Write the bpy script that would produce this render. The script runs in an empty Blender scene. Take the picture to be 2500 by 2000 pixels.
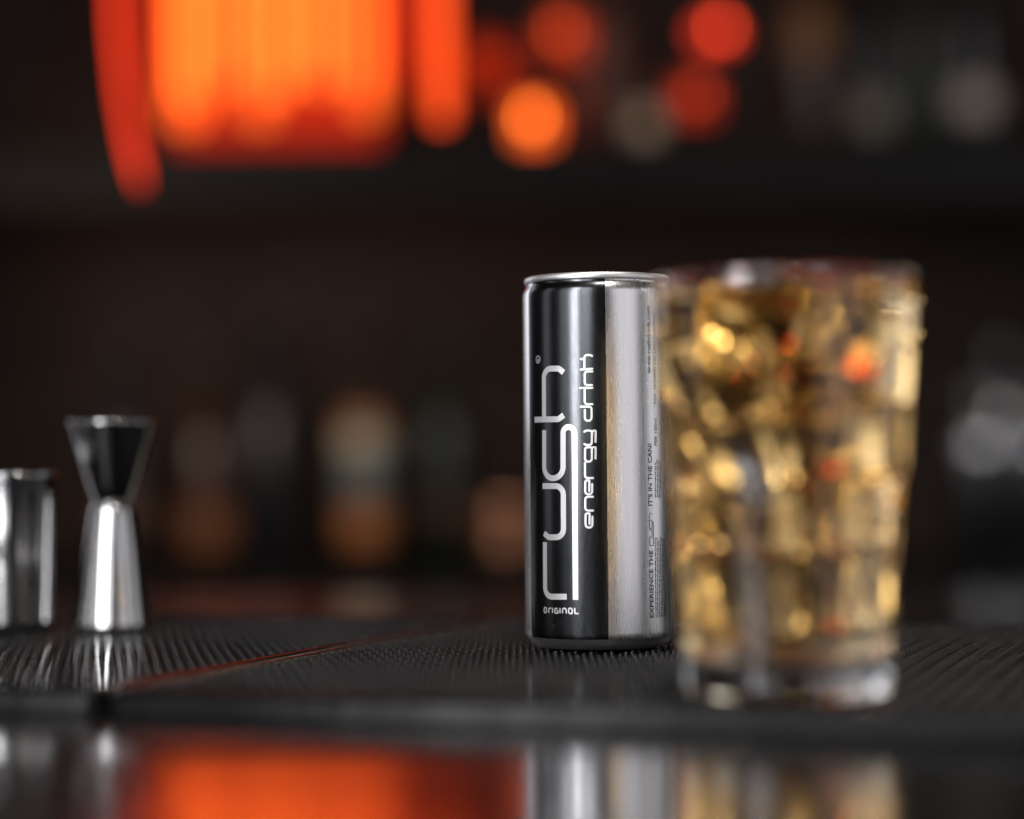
import bpy, bmesh, math, random
from mathutils import Vector, Matrix
random.seed(7)
S = bpy.context.scene
COL = S.collection
PI = math.pi

# ------------------------------------------------------------------ camera
PITCH, ROLL = math.radians(1.84), math.radians(-0.5)
cam_data = bpy.data.cameras.new('camera')
cam = bpy.data.objects.new('camera', cam_data); COL.objects.link(cam)
cam_data.sensor_width = 23.5; cam_data.lens = 50.0
cam_data.clip_start = 0.02; cam_data.clip_end = 60
cam.matrix_world = Matrix.Translation((0, 0, 0.059)) @ Matrix.Rotation(PI/2 + PITCH, 4, 'X') @ Matrix.Rotation(ROLL, 4, 'Z')
cam_data.dof.use_dof = True
cam_data.dof.focus_distance = 0.751
cam_data.dof.aperture_fstop = 1.68
S.camera = cam

# ------------------------------------------------------------------ world, exposure, render settings
W = bpy.data.worlds.new('World'); S.world = W; W.use_nodes = True
W.node_tree.nodes['Background'].inputs[0].default_value = (1.0, 0.86, 0.78, 1)
W.node_tree.nodes['Background'].inputs[1].default_value = 0.018
S.view_settings.view_transform = 'Standard'; S.view_settings.look = 'None'
S.view_settings.exposure = 0; S.view_settings.gamma = 1
S.render.engine = 'CYCLES'
cy = S.cycles
cy.max_bounces = 24; cy.transmission_bounces = 20; cy.glossy_bounces = 8; cy.diffuse_bounces = 3; cy.volume_bounces = 1
cy.transparent_max_bounces = 16
cy.sample_clamp_indirect = 12; cy.blur_glossy = 0.3
cy.use_denoising = True; cy.use_adaptive_sampling = False

# ------------------------------------------------------------------ lamps
def area(name, loc, target, sx, sy, radiance, color, spread=180):
    L = bpy.data.lights.new(name, 'AREA'); L.shape = 'RECTANGLE'; L.size = sx; L.size_y = sy
    L.energy = radiance * sx * sy * PI; L.color = color; L.spread = math.radians(spread)
    o = bpy.data.objects.new(name, L); COL.objects.link(o)
    o.location = loc
    d = (Vector(target) - Vector(loc)).normalized()
    zv = -d; xv = Vector((0, 0, 1)).cross(zv).normalized(); yv = zv.cross(xv)
    o.matrix_world = Matrix((( xv.x, yv.x, zv.x, loc[0]), (xv.y, yv.y, zv.y, loc[1]), (xv.z, yv.z, zv.z, loc[2]), (0, 0, 0, 1)))
    return o
area('window_light', (-0.60, -0.07, 0.49), (0.03, 0.774, 0.45), 0.22, 0.84, 17.0, (0.97, 0.98, 1.0))
area('front_light', (-0.42, -0.55, 0.62), (0.03, 0.774, 0.30), 0.34, 0.9, 5.0, (0.95, 0.97, 1.0))
area('room_light', (1.10, -0.45, 0.40), (0.03, 0.774, 0.15), 1.20, 1.1, 0.82, (0.96, 0.95, 1.0))
area('right_light', (1.30, 0.80, 0.30), (0.03, 0.774, 0.10), 0.6, 0.9, 0.8, (0.95, 0.95, 1.0))
area('side_light', (-0.95, 0.70, 0.35), (0.03, 0.774, 0.10), 0.22, 0.7, 0.9, (0.95, 0.94, 1.0))
area('rear_light', (-1.05, 2.0, 0.52), (0.03, 0.774, 0.10), 0.6, 0.8, 1.6, (0.93, 0.92, 1.0))
area('rear_light', (1.00, 1.9, 0.75), (0.12, 0.6, 0.08), 0.6, 0.8, 0.10, (1.0, 0.90, 0.74), 26)  # warm backlight added behind the glass to brighten the drink
area('left_light', (-1.02, 0.02, 0.45), (0.03, 0.774, 0.25), 0.30, 0.8, 1.2, (0.95, 0.97, 1.0))
area('glass_fill', (1.00, 0.46, 0.36), (0.075, 0.60, 0.055), 0.12, 0.40, 0.55, (1.0, 0.93, 0.80), 13)  # narrow spot added to liven the drink, kept off the can
area('ceiling_bounce', (0.1, 0.65, 1.5), (0.1, 0.66, 0.0), 1.2, 0.9, 0.25, (1.0, 0.97, 0.95))  # overhead panel added in place of bounce from the ceiling
area('bar_light', (0.10, 0.25, 1.30), (0.05, 0.75, 0.0), 0.15, 0.13, 270.0, (1.0, 0.93, 0.85))
area('back_bar_fill', (-0.85, 1.95, 0.32), (-0.30, 3.3, 0.30), 0.3, 0.3, 2.2, (1.0, 0.74, 0.60), 50)  # off-frame fills added to lift the dark back bar
area('back_bar_fill', (0.95, 2.0, 0.36), (0.45, 3.2, 0.30), 0.2, 0.3, 9, (0.9, 0.92, 1.0))

# ------------------------------------------------------------------ materials
def mat(name, color=(0.5, 0.5, 0.5), rough=0.5, metal=0.0, ior=1.5, coat=0.0, trans=0.0, noise=None, bump=None, rough_noise=None, spec=0.5):
    m = bpy.data.materials.new(name); m.use_nodes = True
    nt = m.node_tree; b = nt.nodes['Principled BSDF']
    b.inputs['Base Color'].default_value = (*color, 1); b.inputs['Roughness'].default_value = rough
    b.inputs['Metallic'].default_value = metal; b.inputs['IOR'].default_value = ior
    b.inputs['Coat Weight'].default_value = coat; b.inputs['Transmission Weight'].default_value = trans
    tc = nt.nodes.new('ShaderNodeTexCoord')
    def nz(scale, stretch):
        mp = nt.nodes.new('ShaderNodeMapping'); mp.inputs['Scale'].default_value = stretch
        nt.links.new(tc.outputs['Object'], mp.inputs['Vector'])
        n = nt.nodes.new('ShaderNodeTexNoise'); n.inputs['Scale'].default_value = scale; n.inputs['Detail'].default_value = 4
        nt.links.new(mp.outputs[0], n.inputs['Vector']); return n
    b.inputs['Specular IOR Level'].default_value = spec
    if noise:
        scale, stretch, amt = noise
        n = nz(scale, stretch); r = nt.nodes.new('ShaderNodeMapRange')
        r.inputs['To Min'].default_value = 1 - amt; r.inputs['To Max'].default_value = 1 + amt
        nt.links.new(n.outputs['Fac'], r.inputs['Value'])
        mx = nt.nodes.new('ShaderNodeVectorMath'); mx.operation = 'SCALE'; mx.inputs[0].default_value = color
        nt.links.new(r.outputs[0], mx.inputs['Scale']); nt.links.new(mx.outputs[0], b.inputs['Base Color'])
    if rough_noise:
        scale, stretch, lo, hi = rough_noise
        n = nz(scale, stretch); r = nt.nodes.new('ShaderNodeMapRange')
        r.inputs['From Min'].default_value = 0.3; r.inputs['From Max'].default_value = 0.7
        r.inputs['To Min'].default_value = lo; r.inputs['To Max'].default_value = hi
        nt.links.new(n.outputs['Fac'], r.inputs['Value']); nt.links.new(r.outputs[0], b.inputs['Roughness'])
    if bump:
        scale, stretch, st, dist = bump
        n = nz(scale, stretch); bp = nt.nodes.new('ShaderNodeBump')
        bp.inputs['Strength'].default_value = st; bp.inputs['Distance'].default_value = dist
        nt.links.new(n.outputs['Fac'], bp.inputs['Height']); nt.links.new(bp.outputs[0], b.inputs['Normal'])
    return m
def glow(name, color, strength):
    m = bpy.data.materials.new(name); m.use_nodes = True
    b = m.node_tree.nodes['Principled BSDF']
    b.inputs['Base Color'].default_value = (0.02, 0.004, 0.002, 1); b.inputs['Specular IOR Level'].default_value = 0.0
    b.inputs['Emission Color'].default_value = (*color, 1); b.inputs['Emission Strength'].default_value = strength
    b.inputs['Roughness'].default_value = 0.4
    return m

M_rubber = mat('black_rubber', (0.0025, 0.0025, 0.003), 0.3, noise=(90, (1, 1, 1), 0.4), spec=0.10, rough_noise=(60, (1, 1, 1), 0.18, 0.34), bump=(110, (1, 1, 1), 0.35, 0.0006))
M_floor = mat('wet_rubber', (0.0014, 0.0014, 0.0017), 0.04, spec=0.04, rough_noise=(45, (1, 1, 1), 0.02, 0.05), bump=(38, (1, 1, 1), 0.3, 0.0012))
M_nub = mat('shiny_rubber', (0.0012, 0.0012, 0.0015), 0.04, spec=0.19)
M_counter = mat('polished_dark_steel', (0.43, 0.43, 0.44), 0.06, 1.0, rough_noise=(9, (1, 1, 1), 0.12, 0.20))
M_alu = mat('brushed_aluminium', (0.80, 0.79, 0.80), 0.20, 1.0, noise=(30, (60, 60, 1), 0.03), rough_noise=(25, (40, 40, 2), 0.25, 0.31))
M_rim = mat('rolled_aluminium', (0.78, 0.77, 0.77), 0.42, 1.0)
M_chrome = mat('chrome', (0.50, 0.50, 0.52), 0.24, 1.0)
M_panel = mat('black_foil', (0.076, 0.078, 0.083), 0.16, 1.0, noise=(30, (60, 60, 2), 0.15), rough_noise=(40, (40, 40, 8), 0.18, 0.24))
M_white = mat('silver_print', (0.66, 0.65, 0.66), 0.42, 0.75)
M_black = mat('black_print', (0.012, 0.012, 0.014), 0.35)
M_grey = mat('pale_print', (0.80, 0.80, 0.80), 0.3, 0.3)
M_steel = mat('polished_steel', (0.46, 0.455, 0.455), 0.10, 1.0, noise=(40, (1, 1, 1), 0.05))

def glassmat(name, ior, rough=0.0, color=(1, 1, 1), absorb=None, density=0.0):
    m = bpy.data.materials.new(name); m.use_nodes = True
    nt = m.node_tree; nt.nodes.remove(nt.nodes['Principled BSDF'])
    g = nt.nodes.new('ShaderNodeBsdfGlass'); g.inputs['IOR'].default_value = ior; g.inputs['Roughness'].default_value = rough
    g.inputs['Color'].default_value = (*color, 1)
    out = nt.nodes['Material Output']; nt.links.new(g.outputs[0], out.inputs['Surface'])
    if absorb:
        v = nt.nodes.new('ShaderNodeVolumeAbsorption'); v.inputs['Color'].default_value = (*absorb, 1); v.inputs['Density'].default_value = density
        nt.links.new(v.outputs[0], out.inputs['Volume'])
    return m
M_glass = glassmat('clear_glass', 1.50)
M_wet = glassmat('wet_glass', 1.50 / 1.34)          # where the drink touches the glass: the step is from 1.34 to 1.50
M_drink = glassmat('amber_liquid', 1.34, 0.0, (1, 1, 1), (0.968, 0.70, 0.06), 20)
M_drink_side = glassmat('amber_liquid_side', 1.34, 0.0, (1, 1, 1), (0.968, 0.70, 0.06), 20)
_nt = M_drink_side.node_tree; _t = _nt.nodes.new('ShaderNodeBsdfTransparent')
_nt.links.new(_t.outputs[0], _nt.nodes['Material Output'].inputs['Surface'])
M_ice = glassmat('clear_ice', 1.18, 0.0, (1.0, 0.98, 0.93))
M_bubble = glassmat('air_bubble', 0.76)

# ------------------------------------------------------------------ builders
def link_mesh(name, verts, faces, m, parent=None, smooth=True, mats=None, fm=None):
    me = bpy.data.meshes.new(name); me.from_pydata(verts, [], faces); me.update()
    for x in (mats or [m]): me.materials.append(x)
    if fm: me.polygons.foreach_set('material_index', fm)
    me.polygons.foreach_set('use_smooth', [smooth] * len(me.polygons))
    o = bpy.data.objects.new(name, me); COL.objects.link(o)
    if parent: o.parent = parent
    return o
def thing(name, label, cat, loc=(0, 0, 0), rotz=0, group=None):
    o = bpy.data.objects.new(name, None); COL.objects.link(o)
    o.location = loc; o.rotation_euler = (0, 0, rotz); o.empty_display_size = 0.01
    o['label'] = label; o['category'] = cat
    if group: o['group'] = group
    return o
def tag(o, label, cat, group=None):
    o['label'] = label; o['category'] = cat
    if group: o['group'] = group
    return o
def lathe(prof, seg=64, a0=0.0, a1=2 * PI, close=True, rfun=None):
    full = abs(a1 - a0 - 2 * PI) < 1e-6
    n = seg if full else seg + 1
    V, Fc = [], []
    for (r, z) in prof:
        for k in range(n):
            a = a0 + (a1 - a0) * k / seg
            rr = rfun(r, z, a) if rfun else r
            V.append((rr * math.sin(a), -rr * math.cos(a), z))
    for i in range(len(prof) - 1):
        for k in range(seg):
            k2 = (k + 1) % n
            Fc.append((i * n + k, i * n + k2, (i + 1) * n + k2, (i + 1) * n + k))
    if full and close:
        if prof[0][0] > 1e-7: Fc.append(tuple(reversed(range(n))))
        if prof[-1][0] > 1e-7: Fc.append(tuple(range((len(prof) - 1) * n, len(prof) * n)))
    return V, Fc
def lathe_obj(name, prof, m, parent=None, seg=48, loc=None, sharp=None, **k):
    V, Fc = lathe(prof, seg, **k)
    o = link_mesh(name, V, Fc, m, parent)
    if loc: o.location = loc
    if sharp:
        o.data.set_sharp_from_angle(angle=math.radians(sharp))
    return o
def box_obj(name, c, s, m, parent=None, bevel=0.0, seg=2):
    bm = bmesh.new(); bmesh.ops.create_cube(bm, size=1.0)
    bmesh.ops.scale(bm, vec=s, verts=bm.verts)
    if bevel: bmesh.ops.bevel(bm, geom=list(bm.edges), offset=bevel, segments=seg, profile=0.5, affect='EDGES')
    bmesh.ops.translate(bm, vec=c, verts=bm.verts)
    me = bpy.data.meshes.new(name); bm.to_mesh(me); bm.free(); me.materials.append(m)
    o = bpy.data.objects.new(name, me); COL.objects.link(o)
    if parent: o.parent = parent
    return o
def structure(o): o['kind'] = 'structure'; return o
def copy_tree(o, parent=None):
    c = o.copy(); COL.objects.link(c)
    if parent: c.parent = parent
    for ch in list(o.children): copy_tree(ch, c)
    return c

# ------------------------------------------------------------------ the setting: bar counter, back bar
CZ = -0.0085                                   # counter top; z = 0 is the top of the mat's nubs
# flat top with a front margin that falls gently towards the camera
HY, TILT = 0.541, math.tan(math.radians(2.4))
prof = [(1.35, CZ), (HY + 0.006, CZ), (HY, CZ - 0.00003), (HY - 0.006, CZ - 0.006 * TILT)] + [(-0.25, CZ - (HY + 0.25) * TILT), (-0.27, CZ - 0.07), (1.35, CZ - 0.07)]
V = [(-1.7, y, z) for y, z in prof] + [(1.7, y, z) for y, z in prof]; n = len(prof)
structure(link_mesh('counter', V, [tuple(range(n)), tuple(range(2 * n - 1, n - 1, -1))] + [(i, n + i, n + (i + 1) % n, (i + 1) % n) for i in range(n)], M_counter, smooth=False))
M_wall = mat('dark_wall', (0.034, 0.023, 0.019), 0.8, spec=0.1, noise=(2.6, (1, 1, 1), 0.95))
M_wood = mat('dark_wood', (0.006, 0.0048, 0.004), 0.6, spec=0.12, noise=(4, (1, 1, 12), 0.4))
structure(box_obj('wall', (0, 3.40, 0.9), (6.0, 0.08, 3.6), M_wall))
structure(box_obj('floor', (0, 1.2, -1.02), (6.0, 4.4, 0.04), M_wood))
BACK = -0.060
structure(box_obj('back_counter', (0, 3.06, BACK - 0.47), (4.6, 0.58, 0.94), M_wood, bevel=0.006))
SH = 0.500
shelf = thing('wall_shelf', 'long dark wooden shelf fixed across the back wall, holding the orange lamp', 'shelf', (0, 3.0, SH))
box_obj('board', (0, 0.02, -0.02), (4.4, 0.40, 0.04), M_wood, shelf, bevel=0.004)
box_obj('fascia', (0, -0.172, -0.062), (4.4, 0.018, 0.044), M_wood, shelf, bevel=0.003)

# ------------------------------------------------------------------ rubber bar mats
ANG = math.radians(19.5)
S0 = Vector((-0.1195, 0.6285, 0))
sdir = Vector((math.sin(ANG), math.cos(ANG), 0)); tdir = Vector((math.cos(ANG), -math.sin(ANG), 0))
LEN, WID, PITCHN = 0.335, 0.300, 0.0073
FLOORZ = -0.0016
def nub_profile():
    return [(0.0017, FLOORZ - 0.00001), (0.0013, FLOORZ + 0.00005), (0.00102, FLOORZ + 0.0002), (0.00090, -0.0009), (0.00086, -0.0006), (0.00068, -0.00024), (0.00038, -0.00006), (0.0, 0.0)]
NV, NF = lathe(nub_profile(), 10)
nub_me = bpy.data.meshes.new('nub'); nub_me.from_pydata(NV, [], NF); nub_me.materials.append(M_nub)
nub_me.polygons.foreach_set('use_smooth', [True] * len(nub_me.polygons))
def build_mat(x0, x1, label):
    """local frame: X = tdir, Y = sdir, origin S0"""
    root = thing('bar_mat', label, 'bar mat', S0, -ANG)
    # cross-section of the border going from the outside foot over the rim to the inner floor
    prof = [(0.0012, CZ + 0.0001), (0.0, CZ + 0.0006), (0.0, -0.0060), (0.0003, -0.0052), (0.0008, -0.0026), (0.0012, -0.0014), (0.0019, -0.0007),
            (0.0028, -0.0004), (0.0046, -0.0004), (0.0052, -0.0006), (0.0055, -0.0009), (0.0057, FLOORZ)]
    V, Fc = [], []
    RC = 0.006; CS = 5
    for (ins, z) in prof:
        corners = [(x0 + RC, RC, PI), (x1 - RC, RC, 1.5 * PI), (x1 - RC, LEN - RC, 0), (x0 + RC, LEN - RC, 0.5 * PI)]
        for (cx, cyy, a0) in corners:
            for k in range(CS + 1):
                a = a0 + 0.5 * PI * k / CS
                r = max(RC - ins, 0.0002)
                V.append((cx + r * math.cos(a), cyy + r * math.sin(a), z))
    n = 4 * (CS + 1)
    for i in range(len(prof) - 1):
        for k in range(n):
            Fc.append((i * n + k, i * n + (k + 1) % n, (i + 1) * n + (k + 1) % n, (i + 1) * n + k))
    b = link_mesh('border', V, Fc, M_rubber, root)
    b.data.set_sharp_from_angle(angle=math.radians(40))
    i0 = 0.0056
    link_mesh('mat_floor', [(x0 + i0, i0, FLOORZ), (x1 - i0, i0, FLOORZ), (x1 - i0, LEN - i0, FLOORZ), (x0 + i0, LEN - i0, FLOORZ)], [(0, 1, 2, 3)], M_floor, root)
    pts = []
    p = PITCHN; row = 0; x = x0 + 0.0082
    while x < x1 - 0.0078:
        y = 0.0085 + (p / 2 if row % 2 else 0)
        while y < LEN - 0.0078:
            pts.append((x + random.uniform(-1, 1) * 0.00012, y + random.uniform(-1, 1) * 0.00012)); y += p
        x += p * 0.866; row += 1
    # the nubs that show singly: inside the frame, from just behind the blurred front strip on
    def world(q): return S0 + tdir * q[0] + sdir * q[1]
    cand = []
    for q in pts:
        w = world(q)
        px = w.x / w.y * 5319
        hidden = (w.y > 0.80 and -20 < px - 210 < 200) or (370 < px < 960 and w.y > 0.62)
        if abs(px) < 1260 and w.y > 0.655 and not hidden: cand.append((w.y, q))
    cand.sort(); near = set(q for _, q in cand[:300])
    for q in pts:
        if q in near:
            o = bpy.data.objects.new('nub', nub_me); COL.objects.link(o); o.parent = root; o.location = (q[0], q[1], 0)
    V, Fc = [], []
    for q in pts:
        if q in near: continue
        k = len(V)
        V += [(a + q[0], bb + q[1], c) for a, bb, c in NV]; Fc += [tuple(i + k for i in f) for f in NF]
    f = link_mesh('nub_field', V, Fc, M_nub, root); f['kind'] = 'stuff'
    return root
build_mat(0.0006, WID, 'black rubber bar mat with round nubs, under the silver can and the amber glass')
build_mat(-0.24, -0.0006, 'black rubber bar mat with round nubs, under the two steel jiggers')

# ------------------------------------------------------------------ print helpers (lettering wrapped on the can)
CANR = 0.0265
def fillet(pts, closed=False, step=0.15):
    out = []; n = len(pts)
    for i, (x, y, r) in enumerate(pts):
        if not closed and (i == 0 or i == n - 1) or r <= 0:
            out.append(Vector((x, y))); continue
        P = Vector((x, y)); A = Vector(pts[i - 1][:2]); B = Vector(pts[(i + 1) % n][:2])
        da, db = (A - P), (B - P); la, lb = da.length, db.length; da.normalize(); db.normalize()
        ang = da.angle(db)
        if ang > PI - 0.02: out.append(P); continue
        t = min(r / math.tan(ang / 2), la * 0.499 if (i - 1 > 0 or closed) else la * 0.98, lb * 0.499 if (i + 1 < n - 1 or closed) else lb * 0.98)
        rr = t * math.tan(ang / 2)
        c = P + (da + db).normalized() * (rr / math.sin(ang / 2))
        a, b = P + da * t - c, P + db * t - c
        k = max(3, int((PI - ang) * rr / step) + 2)
        a_ang = math.atan2(a.y, a.x); d_ang = (math.atan2(b.y, b.x) - a_ang + PI) % (2 * PI) - PI
        for j in range(k + 1):
            q = a_ang + d_ang * j / k; out.append(c + Vector((math.cos(q), math.sin(q))) * rr)
    # resample long spans so they follow the curve of the can
    res = []
    m = len(out)
    for i in range(m if closed else m - 1):
        p, q = out[i], out[(i + 1) % m]; L = (q - p).length
        if L < 1e-6: continue
        k = max(1, int(L / 0.6))
        for j in range(k): res.append(p.lerp(q, j / k))
    if not closed: res.append(out[-1])
    return res
def ribbon(V, Fc, pts, w, closed=False, roundcap=False):
    pts = fillet(pts, closed); n = len(pts); h = w / 2
    L, Rr = [], []
    for i in range(n):
        if closed: a, b = pts[i - 1], pts[(i + 1) % n]
        else: a, b = pts[max(i - 1, 0)], pts[min(i + 1, n - 1)]
        d0 = (pts[i] - a); d1 = (b - pts[i])
        if d0.length < 1e-9: d0 = d1
        if d1.length < 1e-9: d1 = d0
        d0.normalize(); d1.normalize()
        t = (d0 + d1).normalized(); nn = Vector((-t.y, t.x)); s = h / max(0.5, nn.dot(Vector((-d0.y, d0.x))))
        L.append(pts[i] + nn * s); Rr.append(pts[i] - nn * s)
    k = len(V)
    V += [(*p, 0) for p in L] + [(*p, 0) for p in Rr]
    for i in range(n if closed else n - 1):
        j = (i + 1) % n
        Fc.append((k + i, k + n + i, k + n + j, k + j))
    if roundcap and not closed:
        for (c, d) in ((pts[0], (pts[0] - pts[1]).normalized()), (pts[-1], (pts[-1] - pts[-2]).normalized())):
            k = len(V); nn = Vector((-d.y, d.x))
            for j in range(7):
                a = PI * j / 6; q = c + nn * math.cos(a) * h + d * math.sin(a) * h; V.append((*q, 0))
            Fc.append(tuple(range(k + 6, k - 1, -1)))
def wrap_obj(name, V, Fc, m, parent, lift=0.00006):
    W_ = []
    for (u, z, *_) in V:
        a = u / 26.5; r = CANR + lift
        W_.append((r * math.sin(a), -r * math.cos(a), z * 0.001))
    return link_mesh(name, W_, Fc, m, parent, smooth=True)
def text_faces(V, Fc, body, u_base, z0, length, cap, bold=0.0):
    """text that reads upwards along z, its top towards -u"""
    cu = bpy.data.curves.new('t', 'FONT'); cu.body = body; cu.resolution_u = 3; cu.offset = bold
    o = bpy.data.objects.new('t', cu); COL.objects.link(o)
    dg = bpy.context.evaluated_depsgraph_get(); me = bpy.data.meshes.new_from_object(o.evaluated_get(dg))
    xs = [v.co.x for v in me.vertices]; x0, x1 = min(xs), max(xs)
    sx = length / (x1 - x0); sy = cap / 0.729
    k = len(V)
    for v in me.vertices: V.append((u_base - v.co.y * sy, z0 + (v.co.x - x0) * sx, 0))
    for p in me.polygons: Fc.append(tuple(k + i for i in p.vertices))
    bpy.data.objects.remove(o); bpy.data.curves.remove(cu); bpy.data.meshes.remove(me)

RUSH = [
  [(-27.26, 79.79, 0.00), (-15.44, 79.67, 1.60), (-13.34, 81.00, 0.00)],
  [(-21.82, 80.18, 0.00), (-21.73, 97.37, 3.40), (-15.02, 97.14, 1.20), (-13.23, 95.71, 0.00)],
  [(-21.82, 76.02, 0.00), (-22.04, 59.36, 4.00), (-13.80, 59.30, 4.00), (-13.61, 76.93, 2.10), (-9.37, 76.86, 2.10), (-9.56, 17.55, 0.00)],
  [(-22.96, 56.63, 0.00), (-13.76, 56.59, 3.00), (-13.84, 39.02, 3.00), (-20.14, 38.92, 1.60), (-22.36, 40.32, 0.00)],
  [(-22.02, 37.20, 0.00), (-22.13, 18.34, 3.20), (-12.80, 18.58, 0.00)],
]
ENERGY = [
  [(-3.37, 46.06, 0.00), (-3.40, 42.30, 1.15), (-5.77, 42.31, 1.15), (-5.72, 47.19, 0.70), (-4.34, 47.18, 0.15), (-4.37, 43.53, 0.00)],
  [(-3.15, 48.11, 0.00), (-5.81, 48.13, 1.00), (-5.77, 52.86, 1.00), (-3.10, 52.84, 0.00)],
  [(-3.35, 57.20, 0.00), (-3.39, 53.68, 1.10), (-5.76, 53.70, 1.10), (-5.71, 58.49, 0.70), (-4.32, 58.47, 0.15), (-4.36, 54.76, 0.00)],
  [(-3.04, 59.25, 0.00), (-5.80, 59.27, 1.00), (-5.75, 64.45, 0.00)],
  [(-3.62, 69.81, 0.00), (-5.70, 69.83, 0.90), (-5.74, 64.90, 1.10), (-3.38, 64.88, 1.10), (-3.33, 69.81, 0.60), (-2.01, 69.79, 0.10), (-2.09, 65.98, 0.00)],
  [(-5.84, 75.18, 0.00), (-5.24, 75.58, 0.30), (-3.27, 75.56, 0.80), (-3.32, 70.61, 0.90), (-5.29, 70.63, 0.30), (-5.88, 70.93, 0.00)],
  [(-3.25, 73.34, 0.00), (-3.17, 75.50, 0.60), (-1.96, 75.48, 0.10), (-2.04, 71.67, 0.00)],
  [(-6.96, 83.81, 0.00), (-3.29, 83.76, 0.90), (-3.33, 78.92, 1.10), (-5.64, 78.95, 1.10), (-5.61, 82.67, 0.00)],
  [(-2.98, 84.60, 0.00), (-5.65, 84.63, 1.00), (-5.60, 89.73, 0.00)],
  [(-5.99, 90.27, 0.00), (-2.93, 90.22, 0.00)],
  [(-7.09, 90.25, 0.00), (-6.75, 90.24, 0.00)],
  [(-3.02, 91.16, 0.00), (-5.58, 91.20, 1.00), (-5.54, 95.91, 1.00), (-2.87, 95.86, 0.00)],
  [(-6.89, 96.58, 0.00), (-2.86, 96.78, 0.00)],
  [(-5.63, 96.79, 0.00), (-5.58, 101.56, 1.00), (-3.60, 101.52, 0.50), (-2.92, 101.16, 0.00)],
  [(-6.85, 100.25, 0.00), (-5.79, 100.07, 0.00)],
]
ORIGINAL = [
  [(-22.71, 14.59, 0.70), (-21.49, 14.64, 0.70), (-21.52, 12.83, 0.70), (-22.73, 12.78, 0.70)],  # closed
  [(-20.47, 12.79, 0.00), (-20.45, 14.42, 0.60), (-19.26, 14.46, 0.00)],
  [(-18.69, 14.62, 0.00), (-18.71, 12.81, 0.00)],
  [(-16.53, 14.43, 0.00), (-17.67, 14.47, 0.60), (-17.78, 12.82, 0.60), (-16.38, 12.82, 0.30), (-16.37, 13.67, 0.10), (-16.94, 13.65, 0.00)],
  [(-15.51, 14.67, 0.00), (-15.53, 12.85, 0.00)],
  [(-14.52, 12.83, 0.00), (-14.51, 14.54, 0.60), (-13.10, 14.57, 0.60), (-13.05, 12.81, 0.00)],
  [(-10.82, 12.83, 0.00), (-12.18, 12.81, 0.70), (-12.16, 14.64, 0.70), (-10.88, 14.66, 0.70), (-10.82, 12.83, 0.00)],
  [(-9.90, 14.78, 0.00), (-9.92, 12.83, 0.50), (-8.54, 12.88, 0.00)],
]

# ------------------------------------------------------------------ the energy drink can
can = thing('drink_can', 'slim silver energy drink can with black rush label, standing on the mat behind the glass', 'drink can', (0.0306, 0.774, 0.0))
body_prof = [(0.0222, 0.0010), (0.0232, 0.0009), (0.0240, 0.0014), (0.0249, 0.0024), (0.0257, 0.0033), (0.0262, 0.0039)]
side_prof = [(0.0262, 0.0039), (0.02648, 0.0048)] + [(0.0265, 0.006 + 0.0145 * k) for k in range(9)] + \
            [(0.02648, 0.1236), (0.02635, 0.1246), (0.02608, 0.1254), (0.0257, 0.1262), (0.02535, 0.1268), (0.0251, 0.1274), (0.02503, 0.1281)]
A0, A1 = -31.1 / 26.5, 1.82 / 26.5
V, Fc = lathe(side_prof, 110, A1, A0 + 2 * PI); b1 = link_mesh('body', V, Fc, M_alu, can)
V, Fc = lathe(side_prof, 40, A0, A1); link_mesh('label_panel', V, Fc, M_panel, can)
lathe_obj('base', [(0.0, 0.0042), (0.0195, 0.0012), (0.0208, 0.0003), (0.0218, 0.00005), (0.0224, 0.0003)] + body_prof[1:], M_rim, can, 96, close=False)
lathe_obj('rim', [(0.02503, 0.1281), (0.0253, 0.12795), (0.0257, 0.1282), (0.02585, 0.1289), (0.0258, 0.1296), (0.0255, 0.1302), (0.0250, 0.1304), (0.0244, 0.1301), (0.0240, 0.1293), (0.0238, 0.1240), (0.0232, 0.1232), (0.0, 0.1236)], M_rim, can, 96, close=False)
tab = lathe_obj('pull_tab', [(0.0, 0.0), (0.0075, 0.0), (0.0082, 0.0005), (0.0075, 0.0011), (0.0, 0.0011)], M_rim, can, 24)
tab.location = (0.003, 0.004, 0.1239); tab.scale = (0.8, 1.3, 1)
V, Fc = [], []
for st in RUSH: ribbon(V, Fc, st, 2.0)
wrap_obj('logo', V, Fc, M_white, can)
V, Fc = [], []
for st in ENERGY: ribbon(V, Fc, st, 0.70, roundcap=True)
wrap_obj('tagline', V, Fc, M_white, can, 0.00007)
V, Fc = [], []
for i, st in enumerate(ORIGINAL): ribbon(V, Fc, st, 0.52, closed=(i == 0))
wrap_obj('variety_name', V, Fc, M_white, can)
V, Fc = [], []
ring = [(-24.81 + 1.17 * math.cos(2 * PI * k / 28), 100.73 + 1.22 * math.sin(2 * PI * k / 28), 0) for k in range(28)]
ribbon(V, Fc, ring, 0.30, closed=True)
text_faces(V, Fc, 'R', -24.05, 100.1, 1.15, 1.35, 0.02)
wrap_obj('trademark_sign', V, Fc, M_white, can)
V, Fc = [], []
text_faces(V, Fc, 'EXPERIENCE THE', 19.35, 10.9, 23.2, 1.85, 0.022)
text_faces(V, Fc, "IT'S IN THE CAN!", 19.25, 49.5, 21.5, 1.85, 0.022)
text_faces(V, Fc, 'www.rushdrink.com', 19.15, 95.3, 23.4, 1.75, 0.018)
for st in RUSH:
    ribbon(V, Fc, [(17.1 + (u + 27.3) * 0.145, 35.6 + (z - 17.5) * 0.141, r * 0.14) for (u, z, r) in st], 0.27)
text_faces(V, Fc, '*RDA - RECOMMENDED DAILY ALLOWANCE', 21.85, 84.5, 32.5, 1.25, 0.012)
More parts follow.
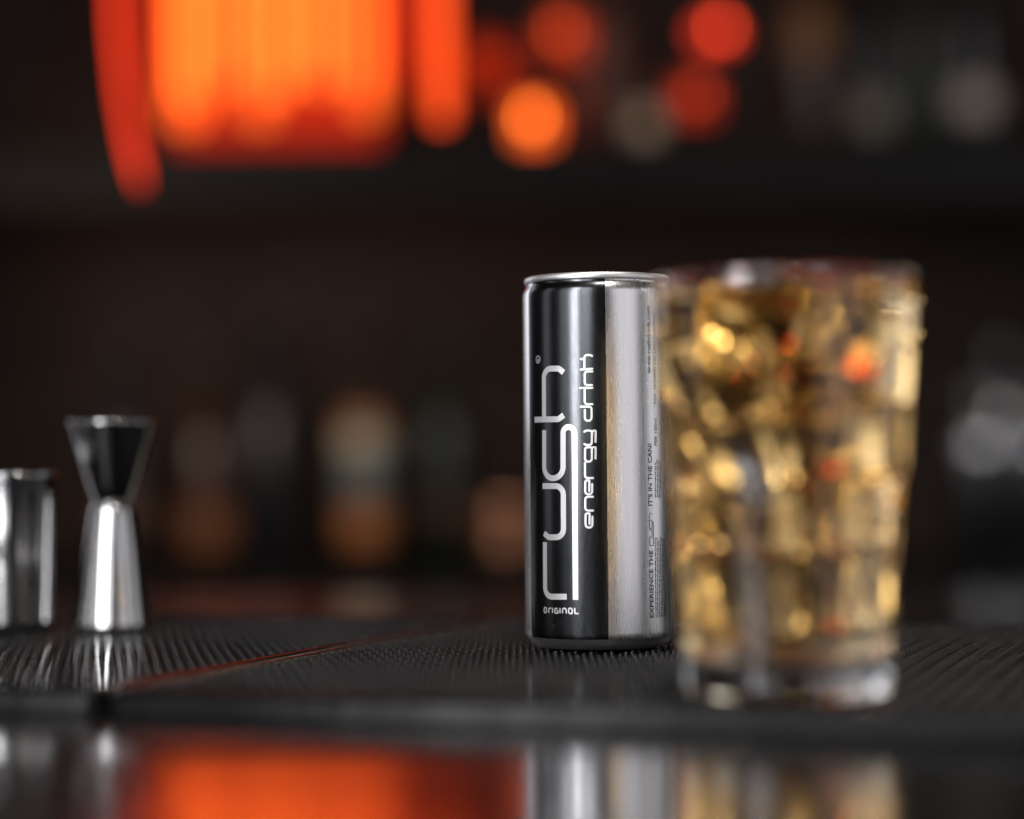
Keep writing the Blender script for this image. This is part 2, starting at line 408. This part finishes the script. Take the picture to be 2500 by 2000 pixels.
text_faces(V, Fc, 'PER 100ml', 22.1, 70.3, 9.4, 1.5, 0.012)
def small_print(z0, z1, u0, u1, du):
    u = u0
    while u < u1:
        z = z0
        while z < z1 - 0.8:
            L = random.uniform(0.5, 2.0)
            ribbon(V, Fc, [(u, z, 0), (u, min(z + L, z1), 0)], 0.42); z += L + 0.3
        u += du
small_print(52.3, 65.5, 21.0, 25.0, 1.0)
small_print(10.9, 38.4, 20.6, 27.0, 0.95)
wrap_obj('side_text', V, Fc, M_black, can)
V, Fc = [], []
for zz, ww in ((97.9, 0.30), (91.7, 0.26), (85.6, 0.24), (101.8, 0.2), (103.2, 0.2)):
    ribbon(V, Fc, [(16.4, zz, 0), (30.0, zz + 0.05, 0)], ww)
wrap_obj('table_lines', V, Fc, M_grey, can, 0.00009)
# water beads low on the can
V, Fc = [], []
bm = bmesh.new(); bmesh.ops.create_icosphere(bm, subdivisions=2, radius=1.0)
bv = [v.co.copy() for v in bm.verts]; bf = [tuple(v.index for v in f.verts) for f in bm.faces]; bm.free()
for _ in range(46):
    a = random.uniform(-0.75, 0.85); z = 0.0055 + abs(random.gauss(0, 0.0028)); r = random.uniform(0.00008, 0.00024)
    c = Vector((CANR * math.sin(a), -CANR * math.cos(a), z)); k = len(V)
    V += [tuple(c + q * r) for q in bv]; Fc += [tuple(k + i for i in f) for f in bf]
link_mesh('water_beads', V, Fc, glassmat('water', 1.33), can)['kind'] = 'stuff'

# ------------------------------------------------------------------ the tumbler, the drink, the ice
GX, GY = 0.0750, 0.598
GH = 0.1135
FILL = 0.1095
tumbler = thing('tumbler', 'clear glass tumbler with faceted lower half, full of amber drink, on the mat front', 'glass', (GX, GY, 0.0), 0.12)
def g_out(z): return 0.0281 + (0.0367 - 0.0281) * z / GH
NFAC = 12
def facet(r, z, a):
    w = min(1, max(0, (z - 0.004) / 0.006)) * min(1, max(0, (0.0585 - z) / 0.004))
    m = PI / NFAC; q = (a % (2 * m)) - m
    return r * (1 - w) + w * r * (math.cos(m * 0.8) / math.cos(q * 0.8) * 0.985 + 0.004)
outer = [(0.0, 0.0016), (0.018, 0.0014), (0.0238, 0.0006), (0.0255, 0.0), (0.0268, 0.0003), (0.0277, 0.0012), (g_out(0.003) , 0.003)]
for k in range(1, 13): outer.append((g_out(0.003 + k * 0.0045), 0.003 + k * 0.0045))
outer += [(g_out(0.0600), 0.0600), (g_out(0.0615) + 0.0002, 0.0615)]
for k in range(1, 10): outer.append((g_out(0.0615 + k * 0.0055) + 0.0002, 0.0615 + k * 0.0055))
outer += [(0.0368, GH - 0.0010), (0.0367, GH - 0.0004), (0.0363, GH), (0.0356, GH), (0.0351, GH - 0.0004), (0.03485, GH - 0.0012)]
def g_in(z): return g_out(z) - 0.0024 - 0.0006 * max(0, 1 - z / 0.06)
inner = [(g_in(z), z) for z in [GH - 0.004, FILL] + [FILL - k * 0.0092 for k in range(1, 11)]]
inner += [(g_in(0.0155) - 0.0012, 0.0135), (0.0215, 0.0108), (0.0150, 0.0098), (0.0, 0.0094)]
V, Fc = lathe(outer + inner, 144, rfun=facet if False else None, close=False)
def facet_outer():
    V, Fc = [], []
    prof = outer + inner; n = 144; no = len(outer)
    for i, (r, z) in enumerate(prof):
        for k in range(n):
            a = 2 * PI * k / n
            rr = facet(r, z, a) if (i < no - 6 and r > 0.026) else r
            V.append((rr * math.sin(a), -rr * math.cos(a), z))
    for i in range(len(prof) - 1):
        for k in range(n):
            Fc.append((i * n + k, i * n + (k + 1) % n, (i + 1) * n + (k + 1) % n, (i + 1) * n + k))
    return V, Fc
V, Fc = facet_outer()
wet = [1 if (i // 144 >= len(outer) and max(V[v][2] for v in f) <= FILL + 0.0002) else 0 for i, f in enumerate(Fc)]
gl = link_mesh('vessel', V, Fc, M_glass, tumbler, mats=[M_glass, M_wet], fm=wet)
gl.data.set_sharp_from_angle(angle=math.radians(50))
dr_prof = [(0.0, 0.0094), (0.0150, 0.0098), (0.0215, 0.0108), (g_in(0.0155) - 0.0012, 0.0135)]
dr_prof += [(g_in(FILL - k * 0.0092), FILL - k * 0.0092) for k in range(10, -1, -1)]
dr_prof = [(max(0.0, r - 0.00006), z + (0.00006 if i < 4 else 0.0)) for i, (r, z) in enumerate(dr_prof)]
nside = len(dr_prof) - 1
dr_prof += [(dr_prof[-1][0] - 0.0012, FILL - 0.0006), (0.0, FILL - 0.0007)]
V, Fc = lathe(dr_prof, 96, close=False)
drink = link_mesh('drink', V, Fc, M_drink_side, None, mats=[M_drink_side, M_drink], fm=[0 if i // 96 < nside else 1 for i in range(len(Fc))])
drink.data.set_sharp_from_angle(angle=math.radians(50))
drink.location = (GX, GY, 0); tag(drink, 'amber drink filling the clear faceted tumbler', 'drink')
def ice_mesh(seed, s):
    rnd = random.Random(seed)
    bm = bmesh.new(); bmesh.ops.create_cube(bm, size=1.0)
    bmesh.ops.scale(bm, vec=(s * rnd.uniform(0.85, 1.1), s * rnd.uniform(0.8, 1.05), s * rnd.uniform(0.85, 1.1)), verts=bm.verts)
    for v in bm.verts: v.co += Vector((rnd.uniform(-1, 1), rnd.uniform(-1, 1), rnd.uniform(-1, 1))) * s * 0.07
    bmesh.ops.bevel(bm, geom=list(bm.edges), offset=s * 0.16, segments=2, profile=0.6, affect='EDGES')
    bmesh.ops.subdivide_edges(bm, edges=list(bm.edges), cuts=2, use_grid_fill=True)
    from mathutils import noise as mn
    for v in bm.verts:
        n = mn.noise_vector(v.co * 160 + Vector((seed, 0, 0))); v.co += n * s * 0.022
    me = bpy.data.meshes.new('ice_cube'); bm.to_mesh(me); bm.free(); me.materials.append(M_ice)
    me.polygons.foreach_set('use_smooth', [True] * len(me.polygons)); return me
ICE = [(-0.011, -0.006, 0.026, 0.023), (0.012, 0.006, 0.029, 0.022), (0.012, -0.012, 0.049, 0.019), (-0.010, 0.010, 0.050, 0.022),
       (-0.013, -0.010, 0.066, 0.020), (0.013, 0.008, 0.070, 0.024), (0.003, -0.015, 0.083, 0.019), (-0.014, 0.006, 0.087, 0.022), (0.016, -0.006, 0.097, 0.019), (-0.002, 0.015, 0.099, 0.021)]
for i, (x, y, z, s) in enumerate(ICE):
    me = ice_mesh(i + 3, s); o = bpy.data.objects.new('ice_cube', me); COL.objects.link(o)
    o.location = (GX + x * 0.80, GY + y * 0.80, z); rnd = random.Random(i * 11 + 5)
    o.rotation_euler = (rnd.uniform(-0.5, 0.5), rnd.uniform(-0.5, 0.5), rnd.uniform(0, PI))
    tag(o, 'clear ice cube sunk in the amber drink inside the tumbler', 'ice cube', 'ice cubes in the amber drink')
V, Fc = [], []
rnd = random.Random(4)
for _ in range(260):
    z = rnd.uniform(0.014, 0.104); a = rnd.uniform(-1.5, 1.5); rr = g_in(z) - rnd.uniform(0.0010, 0.006); r = rnd.uniform(0.0005, 0.0013)
    c = Vector((rr * math.sin(a), -rr * math.cos(a), z)); k = len(V)
    V += [tuple(c + q * r) for q in bv]; Fc += [tuple(k + i for i in f) for f in bf]
link_mesh('bubbles', V, Fc, M_bubble, drink)['kind'] = 'stuff'

# ------------------------------------------------------------------ the jiggers
jig = thing('jigger', 'tall polished steel double jigger with a narrow waist, on the left mat', 'jigger', (-0.1655, 0.902, 0.0))
jig.scale = (1.02, 1.02, 0.985)
lathe_obj('large_cup', [(0.0, 0.050), (0.0070, 0.050), (0.0078, 0.0520), (0.0086, 0.0490), (0.0112, 0.034), (0.0140, 0.012), (0.0156, 0.0012), (0.0158, 0.0004), (0.0155, 0.0), (0.0150, 0.0003), (0.0134, 0.012), (0.0106, 0.033), (0.0080, 0.047), (0.0, 0.047)], M_steel, jig, 64, close=False)
lathe_obj('small_cup', [(0.0070, 0.0522), (0.0080, 0.0540), (0.0098, 0.0590), (0.0142, 0.0735), (0.0176, 0.0846), (0.0179, 0.0855), (0.0176, 0.0860), (0.0171, 0.0855), (0.0137, 0.0735), (0.0094, 0.0590), (0.0, 0.0545)], M_steel, jig, 64, close=False)
jig2 = thing('jigger', 'straight polished steel measuring cup at the left edge of the picture', 'jigger', (-0.2045, 0.892, 0.0))
jig2.scale = (1.025, 1.025, 1.025)
lathe_obj('cup', [(0.0, 0.0006), (0.0145, 0.0), (0.0157, 0.0008), (0.0160, 0.003), (0.0166, 0.030), (0.0172, 0.0600), (0.0176, 0.0612), (0.0174, 0.0620), (0.0169, 0.0614), (0.0162, 0.030), (0.0154, 0.004), (0.0, 0.003)], M_steel, jig2, 64, close=False)

# ------------------------------------------------------------------ back bar (far out of focus)
def bx(px, y=3.0): return (px - 1250) / 5319 * y
def bz(py, y=3.0): return 0.059 + (1171 - py) / 5319 * y

lamp = thing('lamp', 'large glowing orange lamp of upright tubes on a red panel, upper left', 'lamp', (0, 0, 0))
M_red = glow('red_glow', (1.0, 0.042, 0.012), 0.55)
M_or = glow('orange_glow', (1.0, 0.105, 0.012), 3.4)
M_or3 = glow('bright_orange_glow', (1.0, 0.140, 0.016), 4.8)
M_or2 = glow('bulb_glow', (1.0, 0.16, 0.02), 1.6)
LY = 3.0
xl, xr = bx(300), bx(905)
zt = bz(-420); zb = bz(372)
def slab(name, pts, y0, y1, m, parent):
    n = len(pts)
    V = [(x, y0, z) for x, z in pts] + [(x, y1, z) for x, z in pts]
    Fc = [tuple(range(n)), tuple(range(2 * n - 1, n - 1, -1))] + [(i, n + i, n + (i + 1) % n, (i + 1) % n)[::-1] for i in range(n)]
    return link_mesh(name, V, Fc, m, parent, smooth=False)
slab('back_panel', [(bx(430), bz(352)), (bx(920), bz(335)), (bx(955), bz(215)), (bx(1025), bz(130)), (bx(1025), zt), (bx(345), zt), (bx(345), bz(120))], LY + 0.03, LY + 0.045, M_red, lamp)
strip = thing('neon_strip', 'curved red glowing strip hanging left of the big orange lamp', 'neon strip', (0, 0, 0))
NY = 1.7
path = [(272, -420, 9), (280, -150, 9), (286, 60, 9), (298, 190, 9), (314, 300, 9), (330, 375, 10), (338, 410, 8), (345, 445, 3)]
slab('glow_strip', [(bx(x - w, NY), bz(y, NY)) for x, y, w in path] + [(bx(x + w, NY), bz(y, NY)) for x, y, w in reversed(path)], NY - 0.003, NY + 0.003, glow('red_neon', (1.0, 0.045, 0.012), 2.3), strip)
slab('hanger', [(bx(262, NY), bz(-420, NY)), (bx(282, NY), bz(-420, NY)), (bx(282, NY), bz(-1400, NY)), (bx(262, NY), bz(-1400, NY))], NY - 0.004, NY + 0.004, M_wood, strip)
TY = 2.0
column = thing('neon_tube', 'straight orange glowing tube hanging just right of the big orange lamp', 'neon tube', (bx(1082, TY), TY, 0))
lathe_obj('glow_tube', [(0.0, bz(300, TY)), (0.0085, bz(300, TY) + 0.004), (0.0095, bz(230, TY)), (0.0095, bz(-420, TY)), (0.0, bz(-420, TY))], glow('tube_glow', (1.0, 0.080, 0.012), 1.9), column, 14)
lathe_obj('hanger', [(0.0, bz(-420, TY)), (0.004, bz(-420, TY)), (0.004, bz(-1400, TY)), (0.0, bz(-1400, TY))], M_wood, column, 8)
tube_x = [(432, 290, 0.7), (455, 235, 0.6), (484, 282, 0.8), (530, 215, 0.7), (580, 190, 0.7), (640, 262, 1.2), (690, 225, 0.7), (738, 180, 0.7), (785, 205, 0.8), (845, 190, 0.8), (903, 246, 1.35)]
for i, (px, py, kk) in enumerate(tube_x):
    r = 0.0088 * kk
    z0 = bz(py); prof = [(0.0, z0), (r * 0.7, z0 + 0.002), (r, z0 + 0.007), (r, zt - 0.01), (0.0, zt)]
    o = lathe_obj('tube', prof, M_or3 if i in (1, 4, 6, 8) else M_or, lamp, 12); o.location = (bx(px), LY, 0)
for px, py, kk in ((640, 268, 1.0), (903, 248, 1.1), (470, 288, 0.7)):
    r = 0.017 * kk
    o = lathe_obj('bulb', [(0.0, -r)] + [(r * math.sin(PI * q / 8), -r * math.cos(PI * q / 8)) for q in range(1, 8)] + [(0.0, r)], M_or2, lamp, 14); o.location = (bx(px), LY - 0.022, bz(py))
slab('header', [(bx(250), zt), (bx(1110), zt), (bx(1110), zt + 0.05), (bx(250), zt + 0.05)], LY - 0.02, LY + 0.05, M_wood, lamp)

def reflected_glow(px, py_lo, py_hi, color, strength, r, label, y=2.93):  # emissive cups added for bottles that reflect the big orange lamp
    k = 1.55; strength = strength / k; r = r * k
    x = bx(px, y); z0, z1 = bz(py_lo, y), bz(py_hi, y)
    t = thing('added_glow', label, 'added glow', (x, y, SH), 0, 'small glows added as lamp reflections on the shelf')
    h0, h1 = z0 - SH, z1 - SH
    if h0 > 0.03:
        lathe_obj('stand', [(0.0, 0.0), (0.022, 0.0), (0.022, 0.003), (0.004, 0.008), (0.0035, h0 - 0.006), (0.010, h0 - 0.001), (0.0, h0 - 0.001)], M_wood, t, 16)
    lathe_obj('glow_cup', [(0.0, h0), (r * 0.85, h0), (r, h0 + 0.004), (r, h1 - 0.002), (r * 0.9, h1), (0.0, h1 - 0.003)], glow('cup_glow', color, strength * 0.55), t, 16)
    hm = h0 + (h1 - h0) * 0.55
    f = lathe_obj('glow_core', [(0.0, hm - 0.010), (0.0050, hm - 0.004), (0.0045, hm + 0.003), (0.0, hm + 0.014)], glow('core_glow', (color[0], color[1] * 1.5, color[2]), strength * 3.2), t, 10)
    f.location = (random.uniform(-0.3, 0.3) * r, -r - 0.004, 0)
    return t
reflected_glow(1310, 338, 255, (1.0, 0.125, 0.018), 6.0, 0.0145, 'short bright orange glow added as a bottle reflection on the shelf beside the big orange lamp')
reflected_glow(1385, 130, 45, (1.0, 0.07, 0.018), 1.7, 0.017, 'tall dim orange glow added as a bottle reflection on the shelf above the can')
reflected_glow(1215, 230, 110, (1.0, 0.045, 0.012), 0.9, 0.017, 'tall dark red glow added as a lamp reflection between the two orange ones')
reflected_glow(1160, 200, 90, (1.0, 0.05, 0.015), 0.35, 0.022, 'dim dark red glow added for red lamp light on the wall, nearest to the big orange lamp', 3.02)  # this and the next: emission added for the wall reddened by the lamp
reflected_glow(1425, 330, 180, (1.0, 0.10, 0.05), 0.22, 0.022, 'wide very dim red glow added for red lamp light on the wall, behind the bright orange one', 3.04)
reflected_glow(1757, 100, 62, (1.0, 0.045, 0.018), 4.2, 0.016, 'tall bright red glow added as a bottle reflection, rightmost on the shelf')
reflected_glow(1705, 280, 205, (1.0, 0.055, 0.022), 1.35, 0.016, 'short dim red glow added as a bottle reflection, rightmost but one on the shelf')

M_bot = [mat('brown_bottle_glass', (0.035, 0.013, 0.005), 0.3), mat('green_bottle_glass', (0.010, 0.016, 0.009), 0.32), mat('dark_bottle_glass', (0.010, 0.010, 0.013), 0.34)]
def bottle(px, y, zbase, h, r, mi, label, bands, capc=(0.03, 0.03, 0.03)):
    """bands: list of (z0, z1, colour) labels"""
    t = thing('bottle', label, 'bottle', (bx(px, y), y, zbase), random.uniform(0, 6), 'bottles behind the bar')
    sh = h * 0.62
    lathe_obj('glass_body', [(0.0, 0.0), (r * 0.9, 0.0), (r, 0.004), (r, sh * 0.92), (r * 0.93, sh), (r * 0.62, sh + h * 0.07), (r * 0.36, sh + h * 0.13), (r * 0.33, h * 0.93), (0.0, h * 0.93)], M_bot[mi], t, 28)
    lathe_obj('cap', [(0.0, h * 0.93), (r * 0.38, h * 0.93), (r * 0.38, h * 0.995), (r * 0.34, h), (0.0, h)], mat('cap_paint', capc, 0.4), t, 20)
    for (z0, z1, c) in bands:
        lathe_obj('label', [(r + 0.0003, z0), (r + 0.0006, z0 + 0.0005), (r + 0.0006, z1 - 0.0005), (r + 0.0003, z1)], mat('label_paper', c, 0.6), t, 28, close=False)
    return t
# on the back counter
bottle(890, 2.95, BACK, 0.335, 0.032, 0, 'dark bottle with orange, teal and cream labels, between the jigger and the can',
       [(0.035, 0.085, (0.42, 0.15, 0.04)), (0.095, 0.150, (0.13, 0.16, 0.15)), (0.155, 0.185, (0.50, 0.45, 0.32)), (0.187, 0.205, (0.40, 0.17, 0.06))])
bottle(510, 3.02, BACK, 0.30, 0.036, 0, 'brown bottle with a dull orange label, behind the tall jigger', [(0.03, 0.085, (0.17, 0.055, 0.015))])
bottle(660, 3.05, BACK, 0.36, 0.037, 2, 'tall black bottle without a label, next to the brown bottle', [])
bottle(1080, 3.06, BACK, 0.33, 0.036, 1, 'dark green bottle with a small brown label, left of the can', [(0.06, 0.10, (0.06, 0.03, 0.015))])
bottle(300, 3.05, BACK, 0.31, 0.036, 2, 'black bottle with a brown label behind the tall jigger, leftmost', [(0.05, 0.10, (0.09, 0.035, 0.012))])
# on the shelf
bottle(1580, 2.94, SH, 0.16, 0.020, 0, 'small bottle with a cream label, on the shelf among the added red glows', [(0.020, 0.055, (0.62, 0.50, 0.34))])
bottle(2390, 2.95, SH, 0.30, 0.030, 2, 'bottle with a bright cream label, rightmost on the shelf', [(0.045, 0.085, (0.40, 0.32, 0.27))])
bottle(2140, 2.96, SH, 0.28, 0.026, 2, 'bottle with a dim beige label on the shelf, second from the right', [(0.030, 0.075, (0.20, 0.17, 0.13))])
bottle(1990, 2.98, SH, 0.34, 0.030, 0, 'tall amber bottle on the shelf above the glass', [(0.13, 0.20, (0.20, 0.09, 0.03))])
bottle(1480, 3.00, SH, 0.34, 0.032, 0, 'reddish brown bottle on the shelf above the can', [(0.10, 0.20, (0.12, 0.045, 0.03))])
bottle(2270, 3.03, SH, 0.33, 0.034, 1, 'dark green bottle on the shelf between the two cream labels', [(0.15, 0.19, (0.05, 0.03, 0.02))])

mug = thing('mug', 'copper mug on the back counter just left of the can', 'mug', (bx(1232, 2.9), 2.9, BACK), 0.6)
M_cop = mat('copper', (0.80, 0.36, 0.20), 0.28, 1.0)
lathe_obj('cup', [(0.0, 0.0), (0.032, 0.0), (0.039, 0.010), (0.041, 0.035), (0.038, 0.080), (0.040, 0.088), (0.0385, 0.089), (0.037, 0.082), (0.0, 0.020)], M_cop, mug, 32, close=False)
hv = []
for k in range(9):
    a = -PI / 2 + PI * k / 8; hv.append(Vector((0.039 + 0.024 * math.cos(a), 0, 0.045 + 0.026 * math.sin(a))))
V, Fc = [], []
for i, p in enumerate(hv):
    a = -PI / 2 + PI * i / 8; d = Vector((math.cos(a), 0, math.sin(a)))
    for j in range(8):
        b = 2 * PI * j / 8; V.append(tuple(p + d * 0.004 * math.cos(b) + Vector((0, 1, 0)) * 0.004 * math.sin(b)))
for i in range(8):
    for j in range(8): Fc.append((i * 8 + j, i * 8 + (j + 1) % 8, (i + 1) * 8 + (j + 1) % 8, (i + 1) * 8 + j))
link_mesh('handle', V, Fc, M_cop, mug)

def shaker(px, y, label, s):
    t = thing('cocktail_shaker', label, 'shaker', (bx(px, y), y, BACK), 0, 'steel shakers on the back counter')
    lathe_obj('tin', [(0.0, 0.0), (0.030 * s, 0.0), (0.032 * s, 0.003), (0.043 * s, 0.150 * s), (0.0435 * s, 0.155 * s), (0.0, 0.155 * s)], M_chrome, t, 40)
    lathe_obj('cap', [(0.0425 * s, 0.1552 * s), (0.040 * s, 0.170 * s), (0.026 * s, 0.195 * s), (0.020 * s, 0.202 * s), (0.020 * s, 0.228 * s), (0.015 * s, 0.236 * s), (0.0, 0.238 * s)], M_chrome, t, 40, close=False)
    return t
shaker(2385, 2.80, 'steel cocktail shaker on the back counter, right of the glass', 1.0)
shaker(2440, 2.92, 'taller steel cocktail shaker behind the other two at the right edge', 1.28)
shaker(2520, 2.84, 'steel cocktail shaker cut off by the right edge of the picture', 1.0)
